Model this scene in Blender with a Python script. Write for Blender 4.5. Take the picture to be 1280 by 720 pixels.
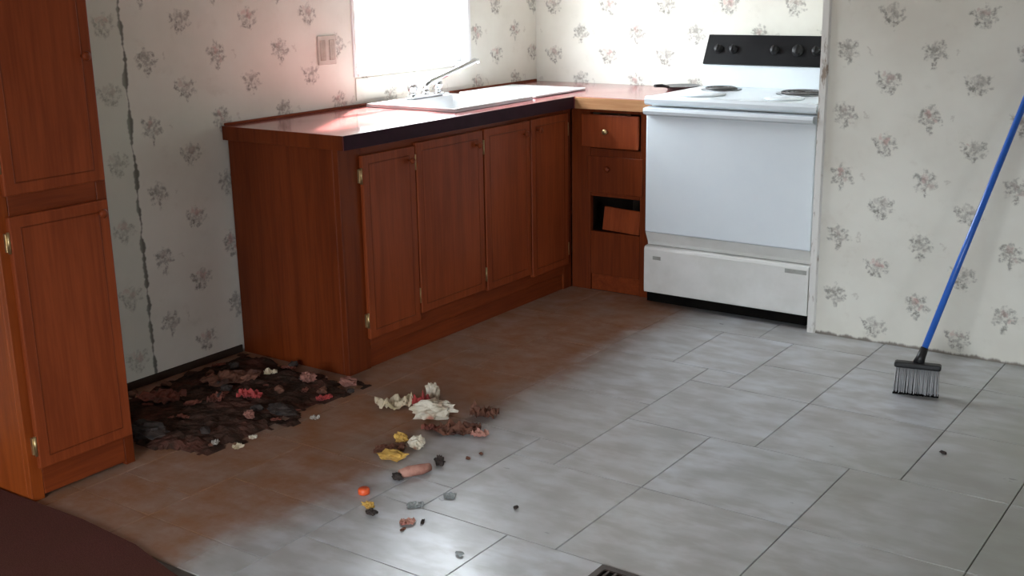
import bpy, bmesh, math, random
from mathutils import Vector, Matrix, noise

for o in list(bpy.data.objects):
    bpy.data.objects.remove(o)
SC = bpy.context.scene
COL = SC.collection
R = random.Random(7)

# ------------------------------------------------------------------ camera
F_PX = 1462.17
YAW, PITCH, ROLL = 0.6187, -0.2610, -0.0179
cam_d = bpy.data.cameras.new('camera')
cam_d.sensor_width = 36.0
cam_d.lens = F_PX / 1280.0 * 36.0
cam_d.clip_start = 0.05
cam = bpy.data.objects.new('camera', cam_d)
COL.objects.link(cam)
fw = Vector((-math.sin(YAW) * math.cos(PITCH), math.cos(YAW) * math.cos(PITCH), math.sin(PITCH)))
rt = Vector((math.cos(YAW), math.sin(YAW), 0))
up = rt.cross(fw)
rt2 = rt * math.cos(ROLL) + up * math.sin(ROLL)
up2 = -rt * math.sin(ROLL) + up * math.cos(ROLL)
m = Matrix((rt2, up2, -fw)).transposed().to_4x4()
m.translation = Vector((3.5054, -5.1809, 1.4474))
cam.matrix_world = m
SC.camera = cam

# ------------------------------------------------------------------ sky and exposure
SC.view_settings.view_transform = 'Standard'
SC.view_settings.look = 'None'
SC.view_settings.gamma = 1.0
SC.view_settings.use_curve_mapping = False
SC.view_settings.exposure = 1.75
SKY = 13.0
world = bpy.data.worlds.new('overcast_sky')
SC.world = world
world.use_nodes = True
wn = world.node_tree
wn.nodes.clear()
w_out = wn.nodes.new('ShaderNodeOutputWorld')
w_bg = wn.nodes.new('ShaderNodeBackground')
w_tc = wn.nodes.new('ShaderNodeTexCoord')
w_sep = wn.nodes.new('ShaderNodeSeparateXYZ')
w_ramp = wn.nodes.new('ShaderNodeValToRGB')          # bright hazy sky above, paler ground below
w_ramp.color_ramp.elements[0].position = 0.49
w_ramp.color_ramp.elements[0].color = (0.20, 0.20, 0.185, 1)
w_ramp.color_ramp.elements[1].position = 0.52
w_ramp.color_ramp.elements[1].color = (0.42, 0.46, 0.49, 1)
w_zen = w_ramp.color_ramp.elements.new(1.0)          # overcast: the zenith is the brightest
w_zen.color = (1.10, 1.20, 1.28, 1)
w_map = wn.nodes.new('ShaderNodeMapRange')
w_map.inputs['From Min'].default_value = -1
w_map.inputs['From Max'].default_value = 1
wn.links.new(w_tc.outputs['Generated'], w_sep.inputs[0])
wn.links.new(w_sep.outputs['Z'], w_map.inputs['Value'])
wn.links.new(w_map.outputs[0], w_ramp.inputs[0])
wn.links.new(w_ramp.outputs[0], w_bg.inputs[0])
w_bg.inputs[1].default_value = SKY
wn.links.new(w_bg.outputs[0], w_out.inputs[0])


def portal(name, loc, size_x, size_y, direction):
    """An area-light portal in a window opening: it only guides the sky's own light."""
    l = bpy.data.lights.new(name, 'AREA')
    l.shape = 'RECTANGLE'
    l.size, l.size_y = size_x, size_y
    l.cycles.is_portal = True
    o = bpy.data.objects.new(name, l)
    COL.objects.link(o)
    o.location = loc
    o.rotation_euler = Vector(direction).to_track_quat('-Z', 'Y').to_euler()
    return o


# hazy sun, coming in steeply over the sink
sun_d = bpy.data.lights.new('sun', 'SUN')
sun_d.energy = 19.0
sun_d.angle = math.radians(4.0)
sun_d.color = (1.0, 0.96, 0.90)
sun = bpy.data.objects.new('sun', sun_d)
COL.objects.link(sun)
SUN_EL, SUN_AZ = math.radians(46.5), math.radians(-58)
sun.rotation_euler = Vector((math.cos(SUN_AZ) * math.cos(SUN_EL), math.sin(SUN_AZ) * math.cos(SUN_EL), -math.sin(SUN_EL))).to_track_quat('-Z', 'Y').to_euler()

# window over the sink; unseen windows behind the camera, sized to balance the light
WIN = dict(y0=-1.405, y1=-0.570, z0=1.035, z1=2.02)
REAR = dict(x0=1.9, x1=3.5, z0=0.40, z1=1.80)
SIDE = dict(y0=-6.6, y1=-5.4, z0=0.60, z1=1.40)
RX, RY, RZ = 5.2, -7.2, 2.32                      # room extents
portal('window_light', (-0.13, (WIN['y0'] + WIN['y1']) / 2, (WIN['z0'] + WIN['z1']) / 2), WIN['z1'] - WIN['z0'], 0.84, (1, 0, 0))
portal('unseen_rear_window_light', ((REAR['x0'] + REAR['x1']) / 2, RY - 0.16, (REAR['z0'] + REAR['z1']) / 2), REAR['x1'] - REAR['x0'], REAR['z1'] - REAR['z0'], (0, 1, 0))
portal('unseen_side_window_light', (RX + 0.16, (SIDE['y0'] + SIDE['y1']) / 2, (SIDE['z0'] + SIDE['z1']) / 2), SIDE['z1'] - SIDE['z0'], SIDE['y1'] - SIDE['y0'], (-1, 0, 0))

# ------------------------------------------------------------------ helpers


class G:
    """small node-graph helper"""

    def __init__(self, name):
        self.m = bpy.data.materials.new(name)
        self.m.use_nodes = True
        self.t = self.m.node_tree
        self.b = self.t.nodes['Principled BSDF']

    def n(self, kind, **kw):
        nd = self.t.nodes.new('ShaderNode' + kind)
        for k, v in kw.items():
            setattr(nd, k, v)
        return nd

    def put(self, sock, v):
        if hasattr(v, 'is_output'):
            self.t.links.new(v, sock)
        elif isinstance(v, (tuple, list)) and len(v) == 3 and sock.type == 'RGBA':
            sock.default_value = (*v, 1)
        else:
            sock.default_value = v

    def math(self, op, a, b=0.0, c=None, clamp=False):
        nd = self.n('Math', operation=op, use_clamp=clamp)
        self.put(nd.inputs[0], a)
        self.put(nd.inputs[1], b)
        if c is not None:
            self.put(nd.inputs[2], c)
        return nd.outputs[0]

    def mix(self, fac, a, b, blend='MIX'):
        nd = self.n('Mix', data_type='RGBA', blend_type=blend)
        self.put(nd.inputs[0], fac)
        self.put(nd.inputs[6], a)
        self.put(nd.inputs[7], b)
        return nd.outputs[2]

    def step(self, v, lo, hi, o0=0.0, o1=1.0):
        nd = self.n('MapRange', interpolation_type='SMOOTHSTEP')
        self.put(nd.inputs[0], v)
        self.put(nd.inputs[1], lo)
        self.put(nd.inputs[2], hi)
        self.put(nd.inputs[3], o0)
        self.put(nd.inputs[4], o1)
        return nd.outputs[0]

    def noise(self, vec=None, scale=5.0, detail=3.0, rough=0.5, dist=0.0):
        nd = self.n('TexNoise')
        if vec is not None:
            self.put(nd.inputs['Vector'], vec)
        nd.inputs['Scale'].default_value = scale
        nd.inputs['Detail'].default_value = detail
        nd.inputs['Roughness'].default_value = rough
        nd.inputs['Distortion'].default_value = dist
        return nd.outputs['Fac'], nd.outputs['Color']

    def pos(self):
        return self.n('NewGeometry').outputs['Position']

    def obj(self):
        return self.n('TexCoord').outputs['Object']

    def scale(self, vec, s):
        nd = self.n('VectorMath', operation='MULTIPLY')
        self.put(nd.inputs[0], vec)
        nd.inputs[1].default_value = s
        return nd.outputs[0]

    def xyz(self, vec):
        nd = self.n('SeparateXYZ')
        self.put(nd.inputs[0], vec)
        return nd.outputs

    def comb(self, x, y, z=0.0):
        nd = self.n('CombineXYZ')
        self.put(nd.inputs[0], x)
        self.put(nd.inputs[1], y)
        self.put(nd.inputs[2], z)
        return nd.outputs[0]

    def bump(self, h, strength=0.2, dist=0.005):
        nd = self.n('Bump')
        nd.inputs['Strength'].default_value = strength
        nd.inputs['Distance'].default_value = dist
        self.put(nd.inputs['Height'], h)
        self.put(self.b.inputs['Normal'], nd.outputs[0])

    def done(self, color, rough=0.5, metal=0.0, spec=None):
        self.put(self.b.inputs['Base Color'], color)
        self.put(self.b.inputs['Roughness'], rough)
        self.put(self.b.inputs['Metallic'], metal)
        if spec is not None:
            self.put(self.b.inputs['Specular IOR Level'], spec)
        return self.m


def plain(name, c1, c2=None, rough=0.5, metal=0.0, scale=20.0, spec=None, bump=0.0):
    g = G(name)
    c2 = c2 or tuple(x * 0.85 for x in c1)
    f, _ = g.noise(g.obj(), scale, 4.0, 0.6)
    f = g.step(f, 0.3, 0.7)
    if bump:
        g.bump(f, bump)
    return g.done(g.mix(f, c1, c2), rough, metal, spec)


def wood(name, light, dark, rough=0.42, axis='z', spec=0.22):
    g = G(name)
    p = g.pos()
    s = {'z': (22, 22, 1.6), 'y': (22, 1.6, 22), 'x': (1.6, 22, 22)}[axis]
    f1, _ = g.noise(g.scale(p, s), 1.0, 6.0, 0.65, 0.6)
    s2 = {'z': (120, 120, 5), 'y': (120, 5, 120), 'x': (5, 120, 120)}[axis]
    f2, _ = g.noise(g.scale(p, s2), 1.0, 2.0, 0.5)
    f3, _ = g.noise(p, 2.3, 3.0, 0.6)
    f = g.math('ADD', g.math('MULTIPLY', f1, 0.6), g.math('MULTIPLY', f2, 0.25))
    f = g.step(g.math('ADD', f, g.math('MULTIPLY', f3, 0.15)), 0.35, 0.65)
    g.bump(f2, 0.05, 0.001)
    return g.done(g.mix(f, light, dark), g.step(f3, 0.3, 0.7, rough - 0.08, rough + 0.1), 0.0, spec)


class MB:
    """collects faces for ONE mesh object"""

    def __init__(self):
        self.bm = bmesh.new()

    def box(self, x0, x1, y0, y1, z0, z1, bev=0.0, mat=None, seg=1):
        t = bmesh.new()
        bmesh.ops.create_cube(t, size=1.0)
        for v in t.verts:
            v.co = Vector(((x0 + x1) / 2 + v.co.x * (x1 - x0), (y0 + y1) / 2 + v.co.y * (y1 - y0), (z0 + z1) / 2 + v.co.z * (z1 - z0)))
        if bev:
            bmesh.ops.bevel(t, geom=list(t.edges), offset=bev, segments=seg, affect='EDGES', profile=0.5)
        if mat is not None:
            t.transform(mat)
        self.add(t)
        return self

    def add(self, t):
        vm = {}
        for v in t.verts:
            vm[v] = self.bm.verts.new(v.co)
        for f in t.faces:
            try:
                nf = self.bm.faces.new([vm[v] for v in f.verts])
                nf.smooth = f.smooth
            except ValueError:
                pass
        t.free()

    def lathe(self, prof, n=20, mat=None, smooth=True):
        """profile of (radius, z) about the z axis, closed at both ends"""
        t = bmesh.new()
        rings = []
        for r, z in prof:
            rings.append([t.verts.new((r * math.cos(2 * math.pi * k / n), r * math.sin(2 * math.pi * k / n), z)) for k in range(n)])
        for a, b in zip(rings, rings[1:]):
            for k in range(n):
                f = t.faces.new((a[k], a[(k + 1) % n], b[(k + 1) % n], b[k]))
                f.smooth = smooth
        t.faces.new(list(reversed(rings[0])))
        t.faces.new(rings[-1])
        if mat is not None:
            t.transform(mat)
        self.add(t)
        return self

    def tube(self, pts, rad, n=10, closed=False):
        pts = [Vector(p) for p in pts]
        rads = rad if isinstance(rad, (list, tuple)) else [rad] * len(pts)
        t = bmesh.new()
        rings = []
        prev = None
        for i, p in enumerate(pts):
            if closed:
                d = pts[(i + 1) % len(pts)] - pts[i - 1]
            else:
                d = pts[min(i + 1, len(pts) - 1)] - pts[max(i - 1, 0)]
            d.normalize()
            a = prev if prev is not None else (Vector((0, 0, 1)) if abs(d.z) < 0.9 else Vector((1, 0, 0)))
            u = (a - d * a.dot(d)).normalized()
            prev = u
            w = d.cross(u)
            rings.append([t.verts.new(p + (u * math.cos(2 * math.pi * k / n) + w * math.sin(2 * math.pi * k / n)) * rads[i]) for k in range(n)])
        pairs = list(zip(rings, rings[1:]))
        if closed:
            pairs.append((rings[-1], rings[0]))
        for a, b in pairs:
            for k in range(n):
                f = t.faces.new((a[k], a[(k + 1) % n], b[(k + 1) % n], b[k]))
                f.smooth = True
        if not closed:
            t.faces.new(list(reversed(rings[0])))
            t.faces.new(rings[-1])
        self.add(t)
        return self

    def prism(self, poly, axis, a0, a1):
        """extrude a 2-D outline; axis x: poly=(y,z), y: (x,z), z: (x,y)"""
        def P(q, a):
            return {'x': (a, q[0], q[1]), 'y': (q[0], a, q[1]), 'z': (q[0], q[1], a)}[axis]
        t = bmesh.new()
        A = [t.verts.new(P(q, a0)) for q in poly]
        B = [t.verts.new(P(q, a1)) for q in poly]
        t.faces.new(A)
        t.faces.new(list(reversed(B)))
        n = len(poly)
        for k in range(n):
            t.faces.new((A[k], B[k], B[(k + 1) % n], A[(k + 1) % n]))
        bmesh.ops.recalc_face_normals(t, faces=t.faces)
        self.add(t)
        return self

    def build(self, name, mat, parent=None, loc=None):
        bmesh.ops.recalc_face_normals(self.bm, faces=self.bm.faces)
        me = bpy.data.meshes.new(name)
        self.bm.to_mesh(me)
        self.bm.free()
        me.materials.append(mat)
        return link(name, me, parent, loc)


def link(name, me, parent=None, loc=None):
    o = bpy.data.objects.new(name, me)
    COL.objects.link(o)
    if parent is not None:
        o.parent = parent
        base = o
        off = Vector((0, 0, 0))
        q = parent
        while q is not None:
            off += Vector(q.location)
            q = q.parent
        o.location = (Vector(loc) if loc is not None else Vector((0, 0, 0))) - off
    elif loc is not None:
        o.location = loc
    return o


def thing(name, label, cat, loc, group=None):
    o = bpy.data.objects.new(name, None)
    o.empty_display_size = 0.1
    COL.objects.link(o)
    o.location = loc
    return tag(o, label, cat, group)


def tag(o, label=None, cat=None, group=None, kind=None):
    if label:
        o['label'] = label
    if cat:
        o['category'] = cat
    if group:
        o['group'] = group
    if kind:
        o['kind'] = kind
    return o


def struct(o, label=None, cat=None):
    return tag(o, label, cat, None, 'structure')


def wall_mesh(u0, u1, z0, z1, holes, place, thick):
    """a wall slab as ONE connected mesh with rectangular holes; place(u, d, z) -> point"""
    us = sorted({u0, u1, *[h[0] for h in holes], *[h[1] for h in holes]})
    zs = sorted({z0, z1, *[h[2] for h in holes], *[h[3] for h in holes]})
    bm = bmesh.new()
    V = {}

    def v(i, j, d):
        if (i, j, d) not in V:
            V[i, j, d] = bm.verts.new(place(us[i], d * thick, zs[j]))
        return V[i, j, d]

    def solid(i, j):
        if i < 0 or j < 0 or i >= len(us) - 1 or j >= len(zs) - 1:
            return False
        cu, cz = (us[i] + us[i + 1]) / 2, (zs[j] + zs[j + 1]) / 2
        return not any(h[0] < cu < h[1] and h[2] < cz < h[3] for h in holes)
    for i in range(len(us) - 1):
        for j in range(len(zs) - 1):
            if not solid(i, j):
                continue
            for d in (0, 1):
                bm.faces.new((v(i, j, d), v(i + 1, j, d), v(i + 1, j + 1, d), v(i, j + 1, d)))
            for (di, dj, a, b) in ((-1, 0, (i, j), (i, j + 1)), (1, 0, (i + 1, j), (i + 1, j + 1)), (0, -1, (i, j), (i + 1, j)), (0, 1, (i, j + 1), (i + 1, j + 1))):
                if not solid(i + di, j + dj):
                    bm.faces.new((v(*a, 0), v(*b, 0), v(*b, 1), v(*a, 1)))
    mb = MB()
    mb.bm.free()
    mb.bm = bm
    return mb


# ------------------------------------------------------------------ materials
def wallpaper(name, axis, u0, v0, seam=None):
    """cream paper printed with staggered sprigs; axis: the wall's horizontal world axis"""
    g = G(name)
    U, V, DV = 0.3266, 0.2422, 0.106
    p = g.xyz(g.pos())
    u, v = p[0 if axis == 'x' else 1], p[2]
    vec0 = g.comb(u, v, 0.0)
    _, wc = g.noise(vec0, 34.0, 3.0, 0.6)
    w = g.xyz(wc)
    wu = g.math('ADD', u, g.math('MULTIPLY', g.math('SUBTRACT', w[0], 0.5), 0.062))
    wv = g.math('ADD', v, g.math('MULTIPLY', g.math('SUBTRACT', w[1], 0.5), 0.062))

    def cell(x, o, per):
        q = g.math('FRACT', g.math('ADD', g.math('DIVIDE', g.math('SUBTRACT', x, o), per), 50.5))
        return g.math('MULTIPLY', g.math('SUBTRACT', q, 0.5), per)

    def blobs(vec, spec):
        acc = None
        for (x, y, rx, ry, ang, soft) in spec:
            mp = g.n('Mapping', vector_type='TEXTURE')
            g.put(mp.inputs['Vector'], vec)
            mp.inputs['Location'].default_value = (x, y, 0)
            mp.inputs['Rotation'].default_value = (0, 0, math.radians(ang))
            mp.inputs['Scale'].default_value = (rx, ry, 1)
            ln = g.n('VectorMath', operation='LENGTH')
            g.put(ln.inputs[0], mp.outputs[0])
            b = g.step(ln.outputs['Value'], 0.35, 1.2, soft, 0.0)
            acc = b if acc is None else g.math('MAXIMUM', acc, b)
        return acc
    A = g.comb(cell(wu, u0, U), cell(wv, v0, V))
    B = g.comb(cell(wu, u0 + U / 2, U), cell(wv, v0 + DV, V))
    leafA = [(-0.036, 0.006, 0.012, 0.026, 30, 0.9), (-0.016, -0.026, 0.016, 0.022, 40, 1.0), (0.012, -0.034, 0.014, 0.020, -30, 0.9),
             (0.034, 0.012, 0.014, 0.020, -36, 0.8), (0.040, -0.014, 0.016, 0.010, 20, 0.6), (0.0, -0.006, 0.026, 0.024, 0, 0.62), (0.004, 0.026, 0.016, 0.014, 10, 0.5)]
    leafB = [(-0.028, 0.016, 0.018, 0.020, 28, 0.9), (0.002, -0.034, 0.013, 0.026, -6, 0.9), (0.022, 0.022, 0.018, 0.018, -30, 0.85),
             (0.036, -0.008, 0.016, 0.014, 28, 0.75), (-0.026, -0.014, 0.018, 0.014, 40, 0.8), (0.0, 0.0, 0.030, 0.030, 0, 0.66), (-0.002, 0.038, 0.012, 0.014, 12, 0.6)]
    flowA = [(0.008, 0.010, 0.018, 0.016, 0, 0.9), (-0.018, 0.020, 0.012, 0.012, 0, 0.6)]
    flowB = [(-0.006, 0.016, 0.016, 0.018, 0, 0.9), (0.018, -0.012, 0.013, 0.012, 0, 0.6)]
    dots = [(0.080, 0.010, 0.010, 0.006, 20, 0.35), (0.086, -0.002, 0.006, 0.010, 0, 0.35)]
    leaf = g.math('MAXIMUM', blobs(A, leafA), blobs(B, leafB))
    flow = g.math('MAXIMUM', blobs(A, flowA), blobs(B, flowB))
    dot = blobs(B, dots)
    grain, _ = g.noise(vec0, 78.0, 2.0, 0.6)
    leaf = g.math('MULTIPLY', leaf, g.step(grain, 0.36, 0.60, 0.18, 1.0))
    big, _ = g.noise(vec0, 2.2, 4.0, 0.6)
    fine, _ = g.noise(vec0, 9.0, 4.0, 0.7)
    paper = g.mix(g.step(big, 0.35, 0.7), (0.77, 0.76, 0.69), (0.69, 0.67, 0.60))
    paper = g.mix(g.step(fine, 0.55, 0.8, 0.0, 0.35), paper, (0.52, 0.48, 0.40))
    ftone, _ = g.noise(vec0, 3.1, 1.0)
    fcol = g.mix(g.step(ftone, 0.42, 0.58), (0.30, 0.27, 0.24), (0.50, 0.22, 0.20))
    c = g.mix(g.math('MULTIPLY', flow, 0.62), paper, fcol)
    c = g.mix(g.math('MULTIPLY', leaf, 0.78), c, (0.150, 0.140, 0.120))
    c = g.mix(dot, c, (0.40, 0.36, 0.31))
    # scuffed lower edge
    ragged, _ = g.noise(g.comb(u, 0.0), 14.0, 4.0, 0.7)
    edge = g.step(g.math('SUBTRACT', v, g.math('MULTIPLY', g.math('SUBTRACT', ragged, 0.42), 0.05)), 0.0, 0.012, 1.0, 0.0)
    c = g.mix(g.math('MULTIPLY', edge, 0.8), c, (0.10, 0.075, 0.055))
    if seam is not None:
        # a joint between two sheets of panelling, the paper torn along it
        wob, _ = g.noise(g.comb(0.0, v), 7.0, 3.0, 0.6)
        d = g.math('ABSOLUTE', g.math('SUBTRACT', g.math('ADD', u, g.math('MULTIPLY', g.math('SUBTRACT', wob, 0.5), 0.035)), seam))
        gap, _ = g.noise(g.comb(3.0, v), 11.0, 3.0, 0.7)
        wid = g.step(gap, 0.36, 0.66, 0.001, 0.013)
        line = g.step(g.math('SUBTRACT', d, wid), -0.004, 0.004, 1.0, 0.0)
        c = g.mix(g.math('MULTIPLY', line, 0.85), c, (0.05, 0.05, 0.035))
        side = g.step(u, seam - 0.012, seam + 0.004, 1.0, 0.0)
        c = g.mix(g.math('MULTIPLY', side, 0.35), c, (0.50, 0.55, 0.46))
    g.bump(fine, 0.08, 0.002)
    return g.done(c, 0.62, 0.0, 0.3)


M = {}
M['paper_left'] = wallpaper('wallpaper_left', 'y', -2.3161, 0.1022, seam=-2.570)
M['paper_back'] = wallpaper('wallpaper_back', 'x', 0.11, 0.085)
M['paper_right'] = wallpaper('wallpaper_right', 'x', 2.0834, 0.0698)
M['wood'] = wood('cabinet_wood', (0.175, 0.033, 0.007), (0.112, 0.019, 0.004))
M['wood_door'] = wood('cabinet_door_wood', (0.270, 0.055, 0.015), (0.185, 0.034, 0.009))
M['wood_side'] = wood('cabinet_side_wood', (0.27, 0.055, 0.009), (0.185, 0.033, 0.005))
M['wood_rail'] = wood('cabinet_rail_wood', (0.220, 0.042, 0.010), (0.135, 0.024, 0.006), axis='y')
M['raw_edge'] = wood('raw_board_edge', (0.42, 0.22, 0.10), (0.30, 0.14, 0.06), rough=0.6, axis='x')
M['dark_inside'] = plain('dark_cabinet_inside', (0.035, 0.018, 0.010), rough=0.8)
M['white'] = plain('white_enamel', (0.75, 0.81, 0.85), (0.71, 0.77, 0.82), rough=0.22, scale=3.0, spec=0.5)
M['white_old'] = plain('worn_white_enamel', (0.76, 0.76, 0.74), (0.66, 0.66, 0.63), rough=0.3, scale=6.0)
M['sink'] = plain('white_porcelain', (0.60, 0.61, 0.62), (0.56, 0.57, 0.58), rough=0.12, scale=3.0)
M['paint'] = plain('white_trim_paint', (0.74, 0.73, 0.70), (0.62, 0.58, 0.52), rough=0.5, scale=14.0)
M['vinyl'] = plain('white_window_vinyl', (0.80, 0.80, 0.80), (0.74, 0.74, 0.74), rough=0.4, scale=4.0)
M['black'] = plain('black_control_panel', (0.006, 0.006, 0.007), (0.010, 0.010, 0.011), rough=0.45, scale=5.0, spec=0.15)
M['black_plastic'] = plain('black_plastic', (0.012, 0.012, 0.013), (0.02, 0.02, 0.021), rough=0.4, spec=0.3)
M['dark_matte'] = plain('near_black_matte', (0.004, 0.0035, 0.0035), (0.007, 0.006, 0.005), rough=0.95, spec=0.05)
M['coil'] = plain('burner_coil', (0.10, 0.10, 0.105), (0.15, 0.145, 0.14), rough=0.5, metal=0.4)
M['chrome'] = plain('chrome', (0.72, 0.73, 0.75), (0.62, 0.63, 0.65), rough=0.16, metal=1.0)
M['steel'] = plain('dull_steel', (0.30, 0.31, 0.32), (0.22, 0.23, 0.24), rough=0.38, metal=0.8)
M['brass'] = plain('brass', (0.62, 0.46, 0.24), (0.45, 0.32, 0.16), rough=0.35, metal=0.9)
M['blue'] = plain('blue_handle_paint', (0.025, 0.13, 0.55), (0.020, 0.11, 0.48), rough=0.3)
M['ceiling'] = plain('ceiling_paint', (0.55, 0.54, 0.52), (0.48, 0.47, 0.45), rough=0.8, scale=3.0)
M['plain_wall'] = wood('wall_panelling', (0.22, 0.12, 0.06), (0.15, 0.08, 0.04), rough=0.5)


def laminate():
    g = G('maroon_laminate')
    f, _ = g.noise(g.pos(), 60.0, 4.0, 0.7)
    f2, _ = g.noise(g.pos(), 4.0, 3.0, 0.6)
    c = g.mix(g.step(f, 0.35, 0.65), (0.35, 0.100, 0.095), (0.27, 0.075, 0.075))
    return g.done(c, g.step(f2, 0.3, 0.7, 0.09, 0.16), 0.0, 0.9)


M['laminate'] = laminate()


def floor_tile():
    g = G('vinyl_floor_tile')
    p = g.pos()
    rnd = g.n('ObjectInfo').outputs['Random']
    off = g.n('VectorMath', operation='ADD')
    g.put(off.inputs[0], p)
    g.put(off.inputs[1], g.comb(g.math('MULTIPLY', rnd, 3.0), g.math('MULTIPLY', rnd, 7.0)))
    q = g.scale(off.outputs[0], (1.0, 2.2, 1.0))
    a, _ = g.noise(q, 6.0, 4.0, 0.55, 0.2)
    b, _ = g.noise(off.outputs[0], 9.0, 2.0, 0.5, 0.0)
    base = g.mix(g.step(a, 0.35, 0.66), (0.56, 0.585, 0.62), (0.39, 0.385, 0.385))
    base = g.mix(g.step(b, 0.20, 0.90, 0.0, 0.60), base, (0.27, 0.26, 0.25))
    base = g.mix(g.math('MULTIPLY', rnd, 0.35), base, (0.36, 0.345, 0.31))
    # brown trodden-in grime with the counter's shade painted in along the cabinets
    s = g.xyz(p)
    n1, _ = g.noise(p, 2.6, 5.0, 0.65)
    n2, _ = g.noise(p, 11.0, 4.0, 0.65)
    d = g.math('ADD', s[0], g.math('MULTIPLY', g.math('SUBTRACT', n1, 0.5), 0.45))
    grime_shade = g.step(d, 1.13, 1.36, 1.0, 0.0)
    grime_shade = g.math('MULTIPLY', grime_shade, g.step(n2, 0.15, 0.85, 0.66, 0.95))
    c = g.mix(grime_shade, base, (0.245, 0.086, 0.018))
    n3, _ = g.noise(p, 1.7, 4.0, 0.6)                  # olive tone, darker toward the right, uneven edge
    olive_tone = g.step(g.math('ADD', s[0], g.math('MULTIPLY', g.math('SUBTRACT', n3, 0.5), 1.6)), 2.1, 3.1, 0.0, 0.8)
    c = g.mix(olive_tone, c, (0.27, 0.275, 0.23))
    spot, _ = g.noise(p, 4.0, 2.0, 0.5)
    c = g.mix(g.step(spot, 0.45, 0.85, 0.0, 0.4), c, (0.24, 0.22, 0.20))
    return g.done(c, g.math('ADD', g.step(a, 0.2, 0.8, 0.27, 0.35), g.math('MULTIPLY', grime_shade, 0.25)), 0.0, g.math('SUBTRACT', 0.5, g.math('MULTIPLY', grime_shade, 0.3)))


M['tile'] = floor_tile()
M['grout'] = plain('floor_joint', (0.14, 0.125, 0.11), (0.10, 0.09, 0.08), rough=0.8, scale=30.0)


def carpet_mat():
    g = G('maroon_carpet')
    f, _ = g.noise(g.pos(), 260.0, 3.0, 0.7)
    f2, _ = g.noise(g.pos(), 5.0, 4.0, 0.6)
    c = g.mix(g.step(f, 0.3, 0.7), (0.115, 0.040, 0.032), (0.070, 0.024, 0.020))
    c = g.mix(g.step(f2, 0.4, 0.7, 0.0, 0.4), c, (0.085, 0.034, 0.022))
    g.bump(f, 0.6, 0.004)
    return g.done(c, 0.95, 0.0, 0.1)


M['carpet'] = carpet_mat()


def glass_mat():
    g = G('window_glass')
    tr = g.n('BsdfTransparent')
    gl = g.n('BsdfGlossy')
    gl.inputs['Roughness'].default_value = 0.02
    lw = g.n('LayerWeight')
    fac = g.math('ADD', g.math('MULTIPLY', g.math('POWER', lw.outputs['Facing'], 5.0), 0.9), 0.03)
    mx = g.n('MixShader')
    g.t.links.new(fac, mx.inputs[0])
    g.t.links.new(tr.outputs[0], mx.inputs[1])
    g.t.links.new(gl.outputs[0], mx.inputs[2])
    g.t.links.new(mx.outputs[0], g.t.nodes['Material Output'].inputs[0])
    return g.m


M['glass'] = glass_mat()

# ------------------------------------------------------------------ the room
YW = -0.697                                        # front plane of the papered wall right of the range
XW = 1.824                                         # its left edge
wl = wall_mesh(RY, 0.0, 0.0, RZ, [(WIN['y0'], WIN['y1'], WIN['z0'], WIN['z1'])], lambda u, d, z: (-d, u, z), 0.09)
struct(wl.build('wall_left', M['paper_left']), 'flower-sprigged wallpapered wall holding the bright window over the sink', 'wall')
struct(MB().box(-0.09, XW, 0.0, 0.12, 0, RZ).build('wall_back', M['paper_back']), 'brightly lit flower-sprigged wall behind the white kitchen range', 'wall')
struct(MB().box(XW, RX + 0.12, YW, 0.12, 0, RZ).build('wall_right', M['paper_right']), 'flower-sprigged wall standing flush with the range, behind the blue-handled broom', 'wall')
ws = wall_mesh(RY, YW, 0.0, RZ, [(SIDE['y0'], SIDE['y1'], SIDE['z0'], SIDE['z1'])], lambda u, d, z: (RX + d, u, z), 0.12)
struct(ws.build('wall_side', M['plain_wall']), 'wood-panelled side wall with a window, outside the picture', 'wall')
wr = wall_mesh(-0.12, RX + 0.12, 0.0, RZ, [(REAR['x0'], REAR['x1'], REAR['z0'], REAR['z1'])], lambda u, d, z: (u, RY - d, z), 0.12)
struct(wr.build('wall_rear', M['plain_wall']), 'wood-panelled rear wall with a window, outside the picture', 'wall')
struct(MB().box(-0.12, RX + 0.12, RY - 0.12, 0.12, RZ, RZ + 0.1).build('ceiling', M['ceiling']), 'pale ceiling above the kitchen, outside the picture', 'ceiling')

# floor: a slab with separate vinyl tiles laid on it
floor = struct(MB().box(-0.12, RX + 0.12, RY - 0.12, 0.12, -0.10, -0.004).build('floor', M['grout']), 'grey stone-patterned vinyl floor, browner along the cabinets', 'floor')
UNIT = 0.1524
TX0, TY1 = 0.0, -0.58
NX, NY = 31, 19
used = [[False] * NY for _ in range(NX)]
tile_mesh = {}


def tile_data(a, b):
    if (a, b) not in tile_mesh:
        j = 0.0010
        w, h = a * UNIT - 2 * j, b * UNIT - 2 * j
        t = MB()
        c = 0.0012
        bm = t.bm
        lo = [bm.verts.new((sx * w / 2, sy * h / 2, -0.0035)) for sx, sy in ((-1, -1), (1, -1), (1, 1), (-1, 1))]
        hi = [bm.verts.new((sx * (w / 2 - c), sy * (h / 2 - c), 0.0)) for sx, sy in ((-1, -1), (1, -1), (1, 1), (-1, 1))]
        bm.faces.new(hi)
        bm.faces.new(list(reversed(lo)))
        for k in range(4):
            bm.faces.new((lo[k], lo[(k + 1) % 4], hi[(k + 1) % 4], hi[k]))
        me = bpy.data.meshes.new('tile')
        bm.to_mesh(me)
        bm.free()
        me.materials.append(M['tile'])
        tile_mesh[a, b] = me
    return tile_mesh[a, b]


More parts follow.
